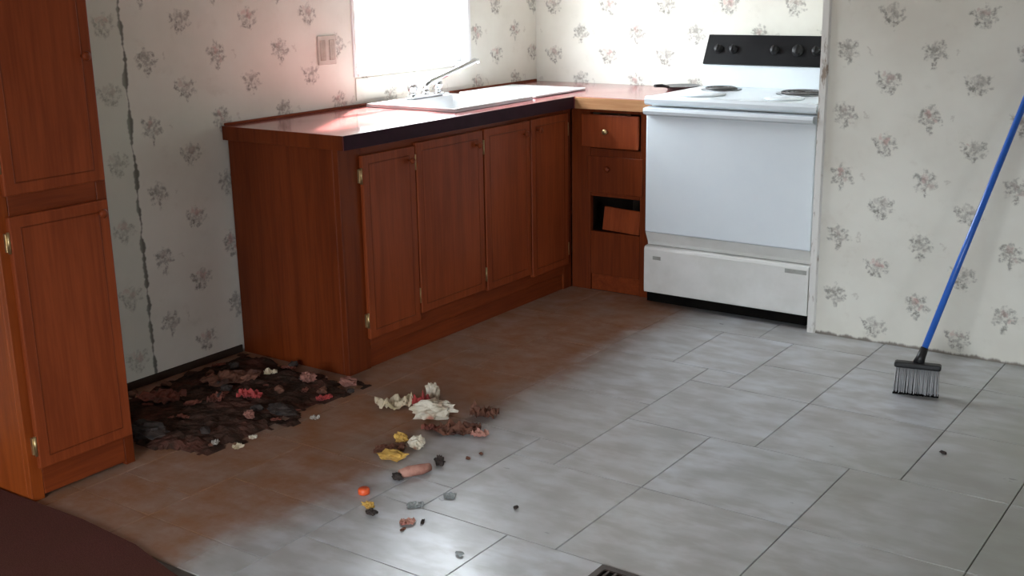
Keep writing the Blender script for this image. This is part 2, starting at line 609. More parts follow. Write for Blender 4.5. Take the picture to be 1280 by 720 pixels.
TR = random.Random(11)
for j in range(NY):
    for i in range(NX):
        if used[i][j]:
            continue
        opts = [(3, 2), (2, 2), (2, 1), (3, 3), (1, 1), (2, 3)]
        TR.shuffle(opts)
        opts.sort(key=lambda s: -s[0] * s[1] * TR.random())
        for a, b in opts + [(1, 1)]:
            if i + a <= NX and j + b <= NY and not any(used[i + k][j + l] for k in range(a) for l in range(b)):
                break
        for k in range(a):
            for l in range(b):
                used[i + k][j + l] = True
        cx, cy = TX0 + (i + a / 2) * UNIT, TY1 - (j + b / 2) * UNIT
        if cx + a * UNIT / 2 < 0.5 and cy - b * UNIT / 2 > -2.1:
            continue                                   # wholly under the cabinets
        t = bpy.data.objects.new('tile', tile_data(a, b))
        COL.objects.link(t)
        t.parent = floor
        t.location = (cx, cy, 0.0)

# carpet of the next room, starting level with the pantry's end
ce = [(0.0, -3.474), (0.30, -3.472), (0.56, -3.462), (0.80, -3.455), (1.05, -3.470), (1.25, -3.514), (1.55, -3.56), (2.2, -3.60), (3.4, -3.63), (RX, -3.63)]
cp = MB().prism(ce + [(RX, RY), (0.0, RY)], 'z', -0.004, 0.012).build('floor_carpet', M['carpet'])
struct(cp, 'dark maroon carpet edge in front of the tall pantry cupboard', 'carpet')

# dark base strip and worn white corner strip
struct(MB().box(0.0, 0.008, -3.095, -2.145, 0.0, 0.030, 0.002).build('baseboard_left', M['dark_inside']), 'thin dark strip along the foot of the wallpapered window wall', 'baseboard')
tr = MB()
tr.prism([(XW - 0.010, YW - 0.010), (XW + 0.016, YW - 0.010), (XW + 0.022, YW - 0.001), (XW - 0.010, YW - 0.001)], 'z', 0.0, RZ)


def worn_trim():
    g = G('worn_white_strip')
    f, _ = g.noise(g.scale(g.pos(), (40, 40, 9)), 1.0, 4.0, 0.7)
    c = g.mix(g.step(f, 0.54, 0.66), (0.72, 0.71, 0.68), (0.30, 0.24, 0.19))
    return g.done(c, 0.55)


struct(tr.build('trim_1', worn_trim()), 'worn white corner strip between range and papered wall', 'trim')

# window over the sink
win = bpy.data.objects.new('window_1', None)
COL.objects.link(win)
win.location = (0, -0.99, WIN['z0'])
struct(win, 'glaring white window above the sink', 'window')
y0, y1, z0, z1 = WIN['y0'], WIN['y1'], WIN['z0'], WIN['z1']
for nm, a, b, c, d in (('window_jamb', y0, y0 + 0.022, z0, z1), ('window_jamb', y1 - 0.022, y1, z0, z1), ('window_head', y0 + 0.022, y1 - 0.022, z1 - 0.022, z1), ('window_sill', y0 + 0.022, y1 - 0.022, z0, z0 + 0.016)):
    MB().box(-0.085, 0.006 if nm != 'window_sill' else 0.010, a, b, c, d, 0.002).build(nm, M['vinyl'], win)
for nm, a, b, c, d in (('sash_stile', y0 + 0.022, y0 + 0.045, z0 + 0.016, z1 - 0.022), ('sash_stile', y1 - 0.045, y1 - 0.022, z0 + 0.016, z1 - 0.022), ('sash_rail', y0 + 0.045, y1 - 0.045, z0 + 0.016, z0 + 0.040), ('sash_rail', y0 + 0.045, y1 - 0.045, z1 - 0.045, z1 - 0.022), ('sash_rail', y0 + 0.045, y1 - 0.045, 1.47, 1.50)):
    MB().box(-0.075, -0.045, a, b, c, d, 0.002).build(nm, M['vinyl'], win)
MB().box(-0.062, -0.058, y0 + 0.045, y1 - 0.045, z0 + 0.040, 1.47).build('pane', M['glass'], win)
MB().box(-0.062, -0.058, y0 + 0.045, y1 - 0.045, 1.50, z1 - 0.045).build('pane', M['glass'], win)
# papered apron board under the window, its two joints showing
struct(MB().box(0.0005, 0.006, y0 + 0.006, y1 - 0.006, 0.935, z0 - 0.006, 0.001).build('trim_2', M['paper_left']), 'papered board between window and sink', 'trim')

# windows of the unseen part of the room
for nm, W, ax in (('unseen_window_2', REAR, 'x'), ('unseen_window_3', SIDE, 'y')):
    w = bpy.data.objects.new(nm, None)
    COL.objects.link(w)
    struct(w, 'window in the rear wall, outside the picture' if ax == 'x' else 'window in the side wall, outside the picture', 'window')
    a0, a1 = (W['x0'], W['x1']) if ax == 'x' else (W['y0'], W['y1'])
    w.location = ((a0 + a1) / 2, RY, W['z0']) if ax == 'x' else (RX, (a0 + a1) / 2, W['z0'])
    for (b0, b1, c0, c1) in ((a0, a0 + 0.05, W['z0'], W['z1']), (a1 - 0.05, a1, W['z0'], W['z1']), (a0 + 0.05, a1 - 0.05, W['z0'], W['z0'] + 0.05), (a0 + 0.05, a1 - 0.05, W['z1'] - 0.05, W['z1']), ((a0 + a1) / 2 - 0.02, (a0 + a1) / 2 + 0.02, W['z0'] + 0.05, W['z1'] - 0.05)):
        mb = MB()
        if ax == 'x':
            mb.box(b0, b1, RY - 0.10, RY - 0.04, c0, c1)
        else:
            mb.box(RX + 0.04, RX + 0.10, b0, b1, c0, c1)
        mb.build('window_frame', M['vinyl'], w)

# ------------------------------------------------------------------ base cabinet under the window
FX = 0.587                                         # face-frame plane
EY = -2.1428                                       # end of the run
bc = thing('base_cabinet', 'long reddish-brown base cabinet with four doors under the window', 'cabinet', (0.30, -1.36, 0))
MB().box(0.012, 0.560, EY, EY + 0.018, 0.0, 0.856, 0.002).build('end_panel', M['wood'], bc)
MB().box(0.012, 0.560, EY + 0.02, -0.59, 0.085, 0.100).build('bottom_board', M['dark_inside'], bc)
MB().box(0.012, 0.024, EY + 0.02, -0.59, 0.100, 0.856).build('back_panel', M['dark_inside'], bc)
MB().box(0.520, 0.556, EY + 0.02, -0.590, 0.0, 0.083).build('toe_kick', M['wood_rail'], bc)
# face frame: stiles and rails
DOORS = [(-2.036, -1.737, 0.120, 0.822), (-1.728, -1.298, 0.148, 0.832), (-1.284, -0.950, 0.138, 0.834), (-0.940, -0.640, 0.122, 0.836)]
MB().box(0.561, FX, EY, -2.020, 0.0, 0.856, 0.0015).build('stile', M['wood'], bc)
for yy in (-1.755, -1.310, -0.965):
    MB().box(0.561, FX, yy, yy + 0.045, 0.150, 0.800, 0.0015).build('stile', M['wood'], bc)
MB().box(0.561, FX, -0.660, -0.589, 0.0, 0.856, 0.0015).build('stile', M['wood'], bc)
MB().box(0.561, FX, -2.018, -0.662, 0.802, 0.856, 0.0015).build('rail', M['wood_rail'], bc)
MB().box(0.561, FX, -2.018, -0.662, 0.075, 0.148, 0.0015).build('rail', M['wood_rail'], bc)
MB().box(0.557, 0.580, -2.018, -0.662, 0.0, 0.074, 0.0015).build('base_board', M['wood_rail'], bc)
KN = [(0.0, 0.0), (0.006, 0.0), (0.005, 0.010), (0.012, 0.016), (0.014, 0.022), (0.010, 0.027), (0.0005, 0.028)]
KN = [(max(r, 0.0004), z) for r, z in KN]
TO_X = Matrix.Rotation(math.radians(90), 4, 'Y')
TO_NY = Matrix.Rotation(math.radians(90), 4, 'X')


def cab_door(parent, y0, y1, z0, z1, x, hinge_low, knob, mat=None, hz=None):
    d = MB().box(x + 0.0008, x + 0.019, y0, y1, z0, z1, 0.004, None, 2).build('door', mat or M['wood_door'], parent)
    # routed border
    b = MB()
    w = 0.004
    i = 0.032
    for (a0, a1, c0, c1) in ((y0 + i, y1 - i, z0 + i, z0 + i + w), (y0 + i, y1 - i, z1 - i - w, z1 - i), (y0 + i, y0 + i + w, z0 + i + w, z1 - i - w), (y1 - i - w, y1 - i, z0 + i + w, z1 - i - w)):
        b.box(x + 0.0185, x + 0.0202, a0, a1, c0, c1, 0.0006)
    b.build('moulding', M['wood'], d)
    hy = y0 - 0.004 if hinge_low else y1 + 0.004
    for zc in (hz or (z1 - 0.075, z0 + 0.075)):
        h = MB()
        h.box(x + 0.0008, x + 0.012, hy - 0.007, hy + 0.003, zc - 0.026, zc + 0.026, 0.001)
        h.tube([(x + 0.014, hy, zc - 0.030), (x + 0.014, hy, zc + 0.030)], 0.0045, 8)
        h.build('hinge', M['brass'], d)
    if knob:
        MB().lathe(KN, 14, Matrix.Translation((x + 0.0185, knob[0], knob[1])) @ TO_X).build('knob', M['wood_rail'], d)
    return d


cab_door(bc, *DOORS[0], FX, True, (-1.775, 0.770))
cab_door(bc, *DOORS[1], FX, True, (-1.345, 0.775))
cab_door(bc, *DOORS[2], FX, True, (-1.000, 0.780))
cab_door(bc, *DOORS[3], FX, False, (-0.895, 0.785))

# ------------------------------------------------------------------ drawer cabinet between corner and range
FY = -0.587
dc = thing('drawer_cabinet', 'narrow corner drawer cabinet with one drawer hanging loose, left of the range', 'cabinet', (0.80, -0.30, 0))
X0, X1 = 0.590, 1.026
MB().box(X1 - 0.016, X1, -0.560, -0.01, 0.0, 0.856).build('side_panel', M['wood'], dc)
MB().box(X0, X1 - 0.018, -0.030, -0.012, 0.0, 0.856).build('back_panel', M['dark_inside'], dc)
MB().box(X0, X1 - 0.018, -0.555, -0.032, 0.255, 0.268).build('shelf', M['dark_inside'], dc)
MB().box(X0, X1 - 0.018, -0.555, -0.032, 0.480, 0.492).build('shelf', M['dark_inside'], dc)
MB().box(X0 + 0.002, X0 + 0.016, -0.555, -0.032, 0.270, 0.478).build('inner_panel', M['dark_inside'], dc)
MB().box(X0, 0.692, FY, -0.561, 0.0, 0.856, 0.0015).build('stile', M['wood'], dc)
MB().box(0.955, X1, FY, -0.561, 0.0, 0.856, 0.0015).build('stile', M['wood'], dc)
for a, b in ((0.838, 0.856), (0.632, 0.675), (0.452, 0.478), (0.080, 0.285)):
    MB().box(0.694, 0.954, FY, -0.561, a, b, 0.0015).build('rail', M['wood'], dc)
MB().box(0.694, 0.954, -0.575, -0.555, 0.0, 0.078).build('base_board', M['wood_rail'], dc)
d1 = MB().box(0.655, 0.952, FY - 0.021, FY - 0.001, 0.680, 0.832, 0.005, None, 2).build('drawer', M['wood_door'], dc)
MB().lathe(KN, 14, Matrix.Translation((0.792, FY - 0.021, 0.757)) @ TO_NY).build('knob', M['brass'], d1)
d2 = MB().box(0.680, 0.970, FY - 0.008, FY - 0.001, 0.470, 0.640, 0.002).build('drawer', M['wood'], dc)
MB().lathe(KN, 14, Matrix.Translation((0.795, FY - 0.008, 0.585)) @ TO_NY).build('knob', M['wood_rail'], d2)
tilt = Matrix.Translation((0.862, -0.578, 0.290)) @ Matrix.Rotation(math.radians(-7), 4, 'X') @ Matrix.Rotation(math.radians(2.5), 4, 'Y')
d3 = MB().box(-0.110, 0.086, -0.004, 0.012, 0.000, 0.110, 0.003, tilt).build('drawer', M['wood_door'], dc)
tag(d3, 'drawer front slipped down into its dark opening')

# ------------------------------------------------------------------ worktop with sink hole
SK = dict(x0=0.060, x1=0.545, y0=-1.400, y1=-0.835)     # sink unit outline
BW = dict(x0=0.125, x1=0.490, y0=-1.355, y1=-0.880)     # bowl
WT, WB = 0.910, 0.8565
top = thing('worktop', 'L-shaped maroon laminate worktop over both cabinets, raw edge by the range', 'worktop', (0.30, -1.10, WB))
slab = wall_mesh(-2.158, -0.010, 0.004, 0.632, [(BW['y0'] - 0.012, BW['y1'] + 0.012, BW['x0'] - 0.012, BW['x1'] + 0.012)], lambda u, d, z: (z, u, WT - d), WT - WB)
slab.box(0.632, 1.028, -0.626, -0.010, WB, WT)
bmesh.ops.remove_doubles(slab.bm, verts=slab.bm.verts, dist=0.0005)
slab.build('laminate_slab', M['laminate'], top)
MB().box(0.640, 1.028, -0.636, -0.6265, 0.857, 0.908, 0.001).build('raw_edge', M['raw_edge'], top)
MB().box(0.6325, 0.637, -2.158, -0.640, 0.8575, 0.9105, 0.001).build('front_edge', plain('maroon_edge', (0.032, 0.008, 0.016), (0.024, 0.006, 0.012), rough=0.55, spec=0.15), top)
MB().box(0.008, 0.632, -2.164, -2.1585, 0.8575, 0.9105, 0.001).build('end_edge', M['wood'], top)
MB().box(0.004, 0.016, -2.150, -0.018, 0.9105, 0.920, 0.002).build('backsplash', M['wood_rail'], top)

# sink: white enamel unit with drainboard and a bowl
sk = thing('sink', 'white enamel sink set in the worktop below the window', 'sink', (0.30, -1.12, WT))
rim = wall_mesh(SK['y0'], SK['y1'], SK['x0'], SK['x1'], [(BW['y0'], BW['y1'], BW['x0'], BW['x1'])], lambda u, d, z: (z, u, 0.920 - d), 0.009)
rim.build('rim', M['sink'], sk)
bw = MB()
bm = bw.bm
prof = [(0.0, 0.9195), (0.006, 0.900), (0.014, 0.800), (0.035, 0.765), (0.12, 0.760)]
rings = []
for ins, z in prof:
    rings.append([bm.verts.new(c) for c in ((BW['x0'] + ins, BW['y0'] + ins, z), (BW['x1'] - ins, BW['y0'] + ins, z), (BW['x1'] - ins, BW['y1'] - ins, z), (BW['x0'] + ins, BW['y1'] - ins, z))])
for a, b in zip(rings, rings[1:]):
    for k in range(4):
        bm.faces.new((a[k], a[(k + 1) % 4], b[(k + 1) % 4], b[k]))
bm.faces.new(rings[-1])
bw.build('bowl', M['sink'], sk)
MB().lathe([(0.042, 0.760), (0.042, 0.763), (0.030, 0.764), (0.026, 0.7615), (0.0005, 0.7615)], 20, Matrix.Translation((0.30, -1.12, 0.001))).build('drain', M['chrome'], sk)
for args in ((SK['x0'], SK['x1'], SK['y0'], SK['y0'] + 0.014), (SK['x0'], SK['x0'] + 0.012, SK['y0'] + 0.016, SK['y1']), (SK['x1'] - 0.012, SK['x1'], SK['y0'] + 0.016, SK['y1'])):
    MB().box(*args, 0.920, 0.926, 0.002).build('lip', M['sink'], sk)

# faucet with two round handles and a swung-up spout
fa = thing('faucet', 'shiny two-handle faucet with its long spout swung up toward the corner', 'faucet', (0.095, -1.05, 0.920))
MB().box(0.072, 0.118, -1.155, -0.925, 0.9205, 0.936, 0.006, None, 2).build('base_plate', M['chrome'], fa)
KH = [(0.016, 0.0), (0.016, 0.012), (0.012, 0.016), (0.020, 0.022), (0.024, 0.036), (0.021, 0.048), (0.012, 0.054), (0.0005, 0.055)]
for yy in (-1.130, -0.950):
    MB().lathe(KH, 18, Matrix.Translation((0.095, yy, 0.936))).build('handle', M['chrome'], fa)
MB().lathe([(0.020, 0.0), (0.019, 0.014), (0.015, 0.022), (0.0005, 0.024)], 18, Matrix.Translation((0.095, -1.040, 0.936))).build('collar', M['chrome'], fa)
MB().tube([(0.095, -1.040, 0.955), (0.097, -1.035, 0.975), (0.104, -1.010, 0.990), (0.118, -0.93, 1.012), (0.138, -0.82, 1.042), (0.152, -0.735, 1.066), (0.154, -0.722, 1.064), (0.155, -0.717, 1.055)], [0.014, 0.014, 0.0135, 0.0125, 0.012, 0.012, 0.012, 0.012], 14).build('spout', M['chrome'], fa)

# white sheet on the worktop and a grey pan lid near the back wall
sh = MB().box(0.085, 0.520, -0.780, -0.345, 0.9115, 0.922, 0.004, None, 2)
tag(sh.build('cutting_board', plain('white_board', (0.82, 0.83, 0.85), (0.78, 0.79, 0.81), rough=0.18, scale=4.0)), 'white flat board lying on the worktop between sink and corner', 'board')
pl = thing('frying_pan', 'thin dark grey pan pushed back on the worktop beside the range', 'pan', (0.925, -0.130, WT + 0.001))
MB().lathe([(0.070, 0.0), (0.085, 0.018), (0.088, 0.019), (0.083, 0.016), (0.068, 0.003), (0.0005, 0.003)], 24, Matrix.Translation((0.925, -0.130, WT + 0.001))).build('pan_body', M['steel'], pl)
MB().tube([(0.890, -0.205, WT + 0.018), (0.875, -0.245, WT + 0.026), (0.862, -0.290, WT + 0.028)], [0.006, 0.008, 0.007], 8).build('handle', M['black_plastic'], pl)

# ------------------------------------------------------------------ range
SX0, SX1, SY = 1.034, 1.804, -0.686
st = thing('kitchen_range', 'white freestanding kitchen range with black control panel in the alcove', 'range', (1.42, -0.36, 0))
MB().box(SX0 + 0.004, SX1 - 0.004, -0.640, -0.030, 0.060, 0.895, 0.002).build('body', M['white_old'], st)
MB().box(SX0 + 0.010, SX1 - 0.010, -0.672, -0.050, 0.016, 0.058).build('shade_block', M['dark_matte'], st)  # near-black block that paints in the shade under the range
for fx in (SX0 + 0.06, SX1 - 0.06):
    for fy in (-0.60, -0.09):
        MB().lathe([(0.016, 0.0), (0.016, 0.008), (0.008, 0.010), (0.008, 0.014)], 12, Matrix.Translation((fx, fy, 0.0))).build('foot', M['black_plastic'], st)
# cooktop with rolled front lip
ct = MB().prism([(SY - 0.004, 0.898), (SY - 0.014, 0.906), (SY - 0.015, 0.922), (SY - 0.006, 0.934), (SY + 0.012, 0.936), (SY + 0.05, 0.932), (-0.100, 0.932), (-0.030, 0.932), (-0.030, 0.897)], 'x', SX0, SX1).build('cooktop', M['white'], st)
# burners: two bare coils at the back, two white covers in front
for (bx, by, br) in ((1.190, -0.265, 0.075), (1.590, -0.300, 0.098)):
    pan = MB().lathe([(br + 0.016, 0.0), (br + 0.017, 0.003), (br + 0.010, 0.004), (br * 0.9, 0.0012), (0.0005, 0.0008)], 28, Matrix.Translation((bx, by, 0.9325))).build('drip_pan', M['steel'], st)
    pts = []
    turns = 4
    for k in range(turns * 20 + 1):
        a = k / 20 * 2 * math.pi
        r = br * (0.22 + 0.78 * k / (turns * 20))
        pts.append((bx + r * math.cos(a), by + r * math.sin(a), 0.9405))
    MB().tube(pts, 0.0042, 6).build('coil', M['coil'], pan)
for (bx, by, br) in ((1.215, -0.520, 0.105), (1.600, -0.530, 0.082)):
    MB().lathe([(br, 0.0), (br + 0.002, 0.003), (br - 0.004, 0.007), (br * 0.6, 0.0085), (0.0005, 0.009)], 28, Matrix.Translation((bx, by, 0.9325))).build('burner_cover', M['white'], st)
# backguard and sloped black control panel
bg = MB().prism([(-0.135, 0.9325), (-0.135, 1.030), (-0.072, 1.162), (-0.030, 1.162), (-0.030, 0.9325)], 'x', SX0, SX1).build('backguard', M['white'], st)
cpn = MB()
nrm = Vector((0, -(1.162 - 1.030), -(0.135 - 0.072))).normalized()
nrm = Vector((0, -0.9025, 0.4307))
lowp, upp = Vector((0, -0.136, 1.032)), Vector((0, -0.073, 1.161))
q = [lowp + nrm * 0.001, lowp + nrm * 0.012, upp + nrm * 0.010, upp + nrm * 0.001]
panel = cpn.prism([(v.y, v.z) for v in q], 'x', SX0 + 0.001, SX1 - 0.001).build('control_panel', M['black'], bg)
ang = math.atan2(nrm.z, -nrm.y)
for k, (kx, r) in enumerate(((1.100, 0.020), (1.175, 0.020), (1.375, 0.020), (1.485, 0.027), (1.570, 0.020), (1.72, 0.020))):
    c = (lowp + upp) / 2 + nrm * 0.0115
    c.x = kx
    mt = Matrix.Translation(c) @ Matrix.Rotation(math.radians(90) - ang, 4, 'X')
    kb = MB().lathe([(r, 0.0), (r, 0.005), (r * 0.86, 0.007), (r * 0.80, 0.018), (r * 0.7, 0.020), (0.0005, 0.020)], 20, mt)
    kb.box(-0.003, 0.003, -r * 0.8, r * 0.8, 0.0205, 0.025, 0.001, mt)
    kb.build('knob', M['black_plastic'], bg)
# oven door and its full-width handle
od = MB().box(SX0 + 0.002, SX1 - 0.002, SY, -0.642, 0.336, 0.890, 0.006, None, 2).build('oven_door', M['white'], st)
MB().prism([(SY - 0.0005, 0.852), (SY - 0.030, 0.862), (SY - 0.034, 0.874), (SY - 0.030, 0.886), (SY - 0.012, 0.8885), (SY - 0.0005, 0.8885)], 'x', SX0 + 0.004, SX1 - 0.004).build('handle', M['white'], od)
MARK_MAT = plain('dull_grey_mark', (0.36, 0.37, 0.34), (0.28, 0.28, 0.26), rough=0.6)
MB().prism([(SY + 0.003, 0.3355), (SY + 0.026, 0.290), (SY + 0.028, 0.2755), (-0.642, 0.2755), (-0.642, 0.3355)], 'x', SX0 + 0.004, SX1 - 0.004).build('finger_recess', M['white_old'], st)
# storage drawer with sloping finger recess above it
dr = MB().prism([(-0.642, 0.062), (SY, 0.062), (SY - 0.002, 0.070), (SY - 0.003, 0.258), (SY + 0.001, 0.268), (SY + 0.008, 0.272), (-0.642, 0.274)], 'x', SX0 + 0.002, SX1 - 0.002).build('drawer', M['white_old'], st)
MB().box(SX1 - 0.105, SX1 - 0.010, SY - 0.0035, SY - 0.0021, 0.236, 0.254, 0.0005).build('grey_mark', MARK_MAT, dr)  # thin grey patch near the drawer's right end
MB().box(SX0 + 0.045, SX0 + 0.085, SY - 0.0035, SY - 0.0021, 0.214, 0.230, 0.0005).build('smudge_mark', MARK_MAT, dr)  # thin raised patch for a grey-green smudge

# ------------------------------------------------------------------ tall pantry cupboard
PX, PY0, PY1, PZ = 0.566, -3.4555, -3.0988, 2.12
pn = thing('pantry_cupboard', 'tall narrow reddish-brown pantry cupboard at the carpet edge', 'cupboard', (0.28, -3.28, 0))
MB().box(0.004, PX - 0.022, PY0, PY0 + 0.018, 0.0, PZ, 0.002).build('side_panel', M['wood_side'], pn)
MB().box(0.004, PX - 0.022, PY1 - 0.018, PY1, 0.0, PZ, 0.002).build('side_panel', M['wood_side'], pn)
MB().box(0.004, PX - 0.022, PY0 + 0.019, PY1 - 0.019, PZ - 0.02, PZ).build('top_board', M['wood_side'], pn)
MB().box(0.004, 0.016, PY0 + 0.019, PY1 - 0.019, 0.0, PZ - 0.021).build('back_panel', M['dark_inside'], pn)
MB().box(PX - 0.0215, PX, PY0, PY0 + 0.040, 0.0, PZ, 0.0015).build('stile', M['wood_side'], pn)
MB().box(PX - 0.0215, PX, PY1 - 0.034, PY1, 0.0, PZ, 0.0015).build('stile', M['wood'], pn)
for a, b in ((0.012, 0.110), (0.826, 0.900), (1.95, 2.12)):
    MB().box(PX - 0.0215, PX, PY0 + 0.041, PY1 - 0.035, a, b, 0.0015).build('rail', M['wood_rail'], pn)
cab_door(pn, PY0 + 0.026, PY1 - 0.012, 0.098, 0.836, PX, True, (PY1 - 0.045, 0.800), hz=(0.765, 0.17))
cab_door(pn, PY0 + 0.026, PY1 - 0.012, 0.892, 1.96, PX, True, (PY1 - 0.045, 1.25), hz=(0.985, 1.86))

# ------------------------------------------------------------------ papered-over socket plate on the window wall
op = thing('outlet_plate', 'papered-over double outlet plate on the wall beside the window', 'outlet', (0.0, -1.565, 1.16))
MB().box(0.0005, 0.007, -1.618, -1.512, 1.100, 1.220, 0.002).build('plate', plain('papered_plate', (0.60, 0.56, 0.50), (0.52, 0.48, 0.42), rough=0.6), op)
for yy in (-1.592, -1.538):
    MB().box(0.0071, 0.010, yy - 0.016, yy + 0.016, 1.118, 1.202, 0.002).build('socket', plain('old_socket', (0.50, 0.44, 0.37), (0.36, 0.31, 0.26), rough=0.6), op)

# ------------------------------------------------------------------ broom leaning on the papered wall
br = thing('broom', 'blue-handled broom with black head leaning against the papered wall', 'broom', (2.41, -1.21, 0))
HB = Vector((2.410, -1.195, 0.115))
HP = Vector((2.604, -0.860, 0.990))
dirn = (HP - HB).normalized()
tt = (YW - 0.016 - HB.y) / dirn.y
HT = HB + dirn * tt
MB().tube([HB + dirn * 0.03, HB + dirn * 0.5, HT], 0.0115, 14).build('handle', M['blue'], br)
MB().lathe([(0.0112, 0.0), (0.0125, 0.004), (0.0125, 0.03), (0.006, 0.034), (0.0005, 0.035)], 14, Matrix.Translation(HT - dirn * 0.004) @ dirn.to_track_quat('Z', 'Y').to_matrix().to_4x4()).build('end_cap', M['black_plastic'], br)
MB().tube([HB + dirn * -0.004, HB + dirn * 0.02, HB + dirn * 0.055], [0.020, 0.016, 0.0135], 14).build('socket', M['black_plastic'], br)
rz = math.radians(12)
hm = Matrix.Translation((2.410, -1.205, 0)) @ Matrix.Rotation(rz, 4, 'Z')
MB().box(-0.078, 0.078, -0.020, 0.020, 0.096, 0.116, 0.007, hm, 2).build('head', M['black_plastic'], br)
brist = MB()
BR = random.Random(3)
for ix in range(30):
    for iy in range(4):
        x = -0.070 + ix * 0.140 / 29
        y = -0.013 + iy * 0.0087
        sx, sy = x * 1.03 + BR.uniform(-0.003, 0.003), y * 1.6 - 0.012 + BR.uniform(-0.004, 0.004)
        a = hm @ Vector((x, y, 0.097))
        b = hm @ Vector((sx, sy, 0.010 + BR.uniform(0, 0.004)))
        brist.tube([a, (a + b) / 2 + Vector((0, -0.001, 0)), b], 0.0022, 4)
bo = brist.build('bristles', plain('grey_bristle', (0.42, 0.42, 0.43), (0.36, 0.36, 0.37), rough=0.6), br)
bo['kind'] = 'stuff'
tips = MB()
for ix in range(34):
    x = -0.074 + ix * 0.148 / 33
    a = hm @ Vector((x, -0.014, 0.013))
    b = hm @ Vector((x, -0.016 + BR.uniform(-0.006, 0.004), 0.0006))
    tips.tube([a, b], 0.0030, 4)
to = tips.build('bristle_tips', M['dark_matte'], br)
to['kind'] = 'stuff'

# floor register at the bottom of the picture
fr = thing('floor_register', 'dark brown metal floor register set in the vinyl floor', 'register', (2.25, -3.00, 0))
MR_ = plain('dark_brown_metal', (0.030, 0.018, 0.014), (0.045, 0.028, 0.020), rough=0.45, metal=0.3)
rg = wall_mesh(2.130, 2.420, -3.030, -2.876, [(2.148, 2.402, -3.012, -2.894)], lambda u, d, z: (u, z, 0.006 - d), 0.0055)
rg.build('frame', MR_, fr)
MB().box(2.148, 2.402, -3.012, -2.894, 0.0005, 0.0012).build('duct_shade', M['dark_matte'], fr)  # thin near-black sheet, paints in the dark of the duct
for k in range(12):
    x = 2.158 + k * 0.0208
    MB().box(x, x + 0.006, -3.011, -2.895, 0.0014, 0.005).build('slat', MR_, fr)

# ------------------------------------------------------------------ sweepings on the floor


def crumple(name, mat, loc, size, seed, rough=0.5, sub=3, rot=0.0, freq=2.4):
    """a crumpled lump resting on the floor"""
    t = bmesh.new()
    bmesh.ops.create_icosphere(t, subdivisions=sub, radius=1.0)
    off = Vector((seed * 3.17, seed * 1.31, seed * 7.7))
    for v in t.verts:
        d = v.co.normalized()
        n = noise.noise(d * freq + off) + 0.6 * abs(noise.noise(d * freq * 2.3 + off)) - 0.25
        k = 1.0 + rough * n
        c = d * k
        v.co = Vector((c.x * size[0], c.y * size[1], c.z * size[2]))
    t.transform(Matrix.Rotation(rot, 4, 'Z'))
    lo = min(v.co.z for v in t.verts)
    for v in t.verts:
        z = v.co.z - lo
        v.co.z = max(z, size[2] * 0.28) - size[2] * 0.28      # flat where it rests
    mb = MB()
    mb.add(t)
    return mb.build(name, mat, None, (loc[0], loc[1], loc[2] if len(loc) > 2 else 0.0008))


def sheet(name, mat, loc, sx, sy, seed, height, rot=0.0, curl=0.0, n=14, thick=0.0012):
    """a creased scrap with an irregular outline and real thickness"""
    t = bmesh.new()
    off = Vector((seed * 2.3, seed * 5.1, seed))
    grid = []
    for i in range(n + 1):
        row = []
        for j in range(n + 1):
            a, b = i / n * 2 - 1, j / n * 2 - 1
            e = 1.0 + 0.22 * noise.noise(Vector((a * 1.6, b * 1.6, 0)) + off)
            r = max(abs(a), abs(b))
            if r > 0:                                          # round the corners a little
                l = math.hypot(a, b)
                q = r / l
                a2, b2 = a * (0.55 + 0.45 * q) * e, b * (0.55 + 0.45 * q) * e
            else:
                a2 = b2 = 0.0
            x, y = a2 * sx / 2, b2 * sy / 2
            z = height * (abs(noise.noise(Vector((a * 1.9, b * 1.9, 3)) + off)) + 0.55 * abs(noise.noise(Vector((a * 4.3, b * 4.3, 9)) + off)))
            z += curl * (a * a)
            row.append(t.verts.new((x, y, z)))
        grid.append(row)
    for i in range(n):
        for j in range(n):
            t.faces.new((grid[i][j], grid[i + 1][j], grid[i + 1][j + 1], grid[i][j + 1]))
    bmesh.ops.recalc_face_normals(t, faces=t.faces)
    bmesh.ops.solidify(t, geom=list(t.faces), thickness=thick)
    t.transform(Matrix.Rotation(rot, 4, 'Z'))
    lo = min(v.co.z for v in t.verts)
    for v in t.verts:
        v.co.z -= lo
    mb = MB()
    mb.add(t)
    return mb.build(name, mat, None, (loc[0], loc[1], loc[2] if len(loc) > 2 else 0.0008))


def stained(name, c1, c2, c3, s=18.0, rough=0.75):
    g = G(name)
    f, _ = g.noise(g.obj(), s, 4.0, 0.6)
    f2, _ = g.noise(g.obj(), s * 0.6, 2.0, 0.5)
    c = g.mix(g.step(f, 0.40, 0.60), c1, c2)
    c = g.mix(g.step(f2, 0.56, 0.66), c, c3)
    return g.done(c, rough, 0.0, 0.3)


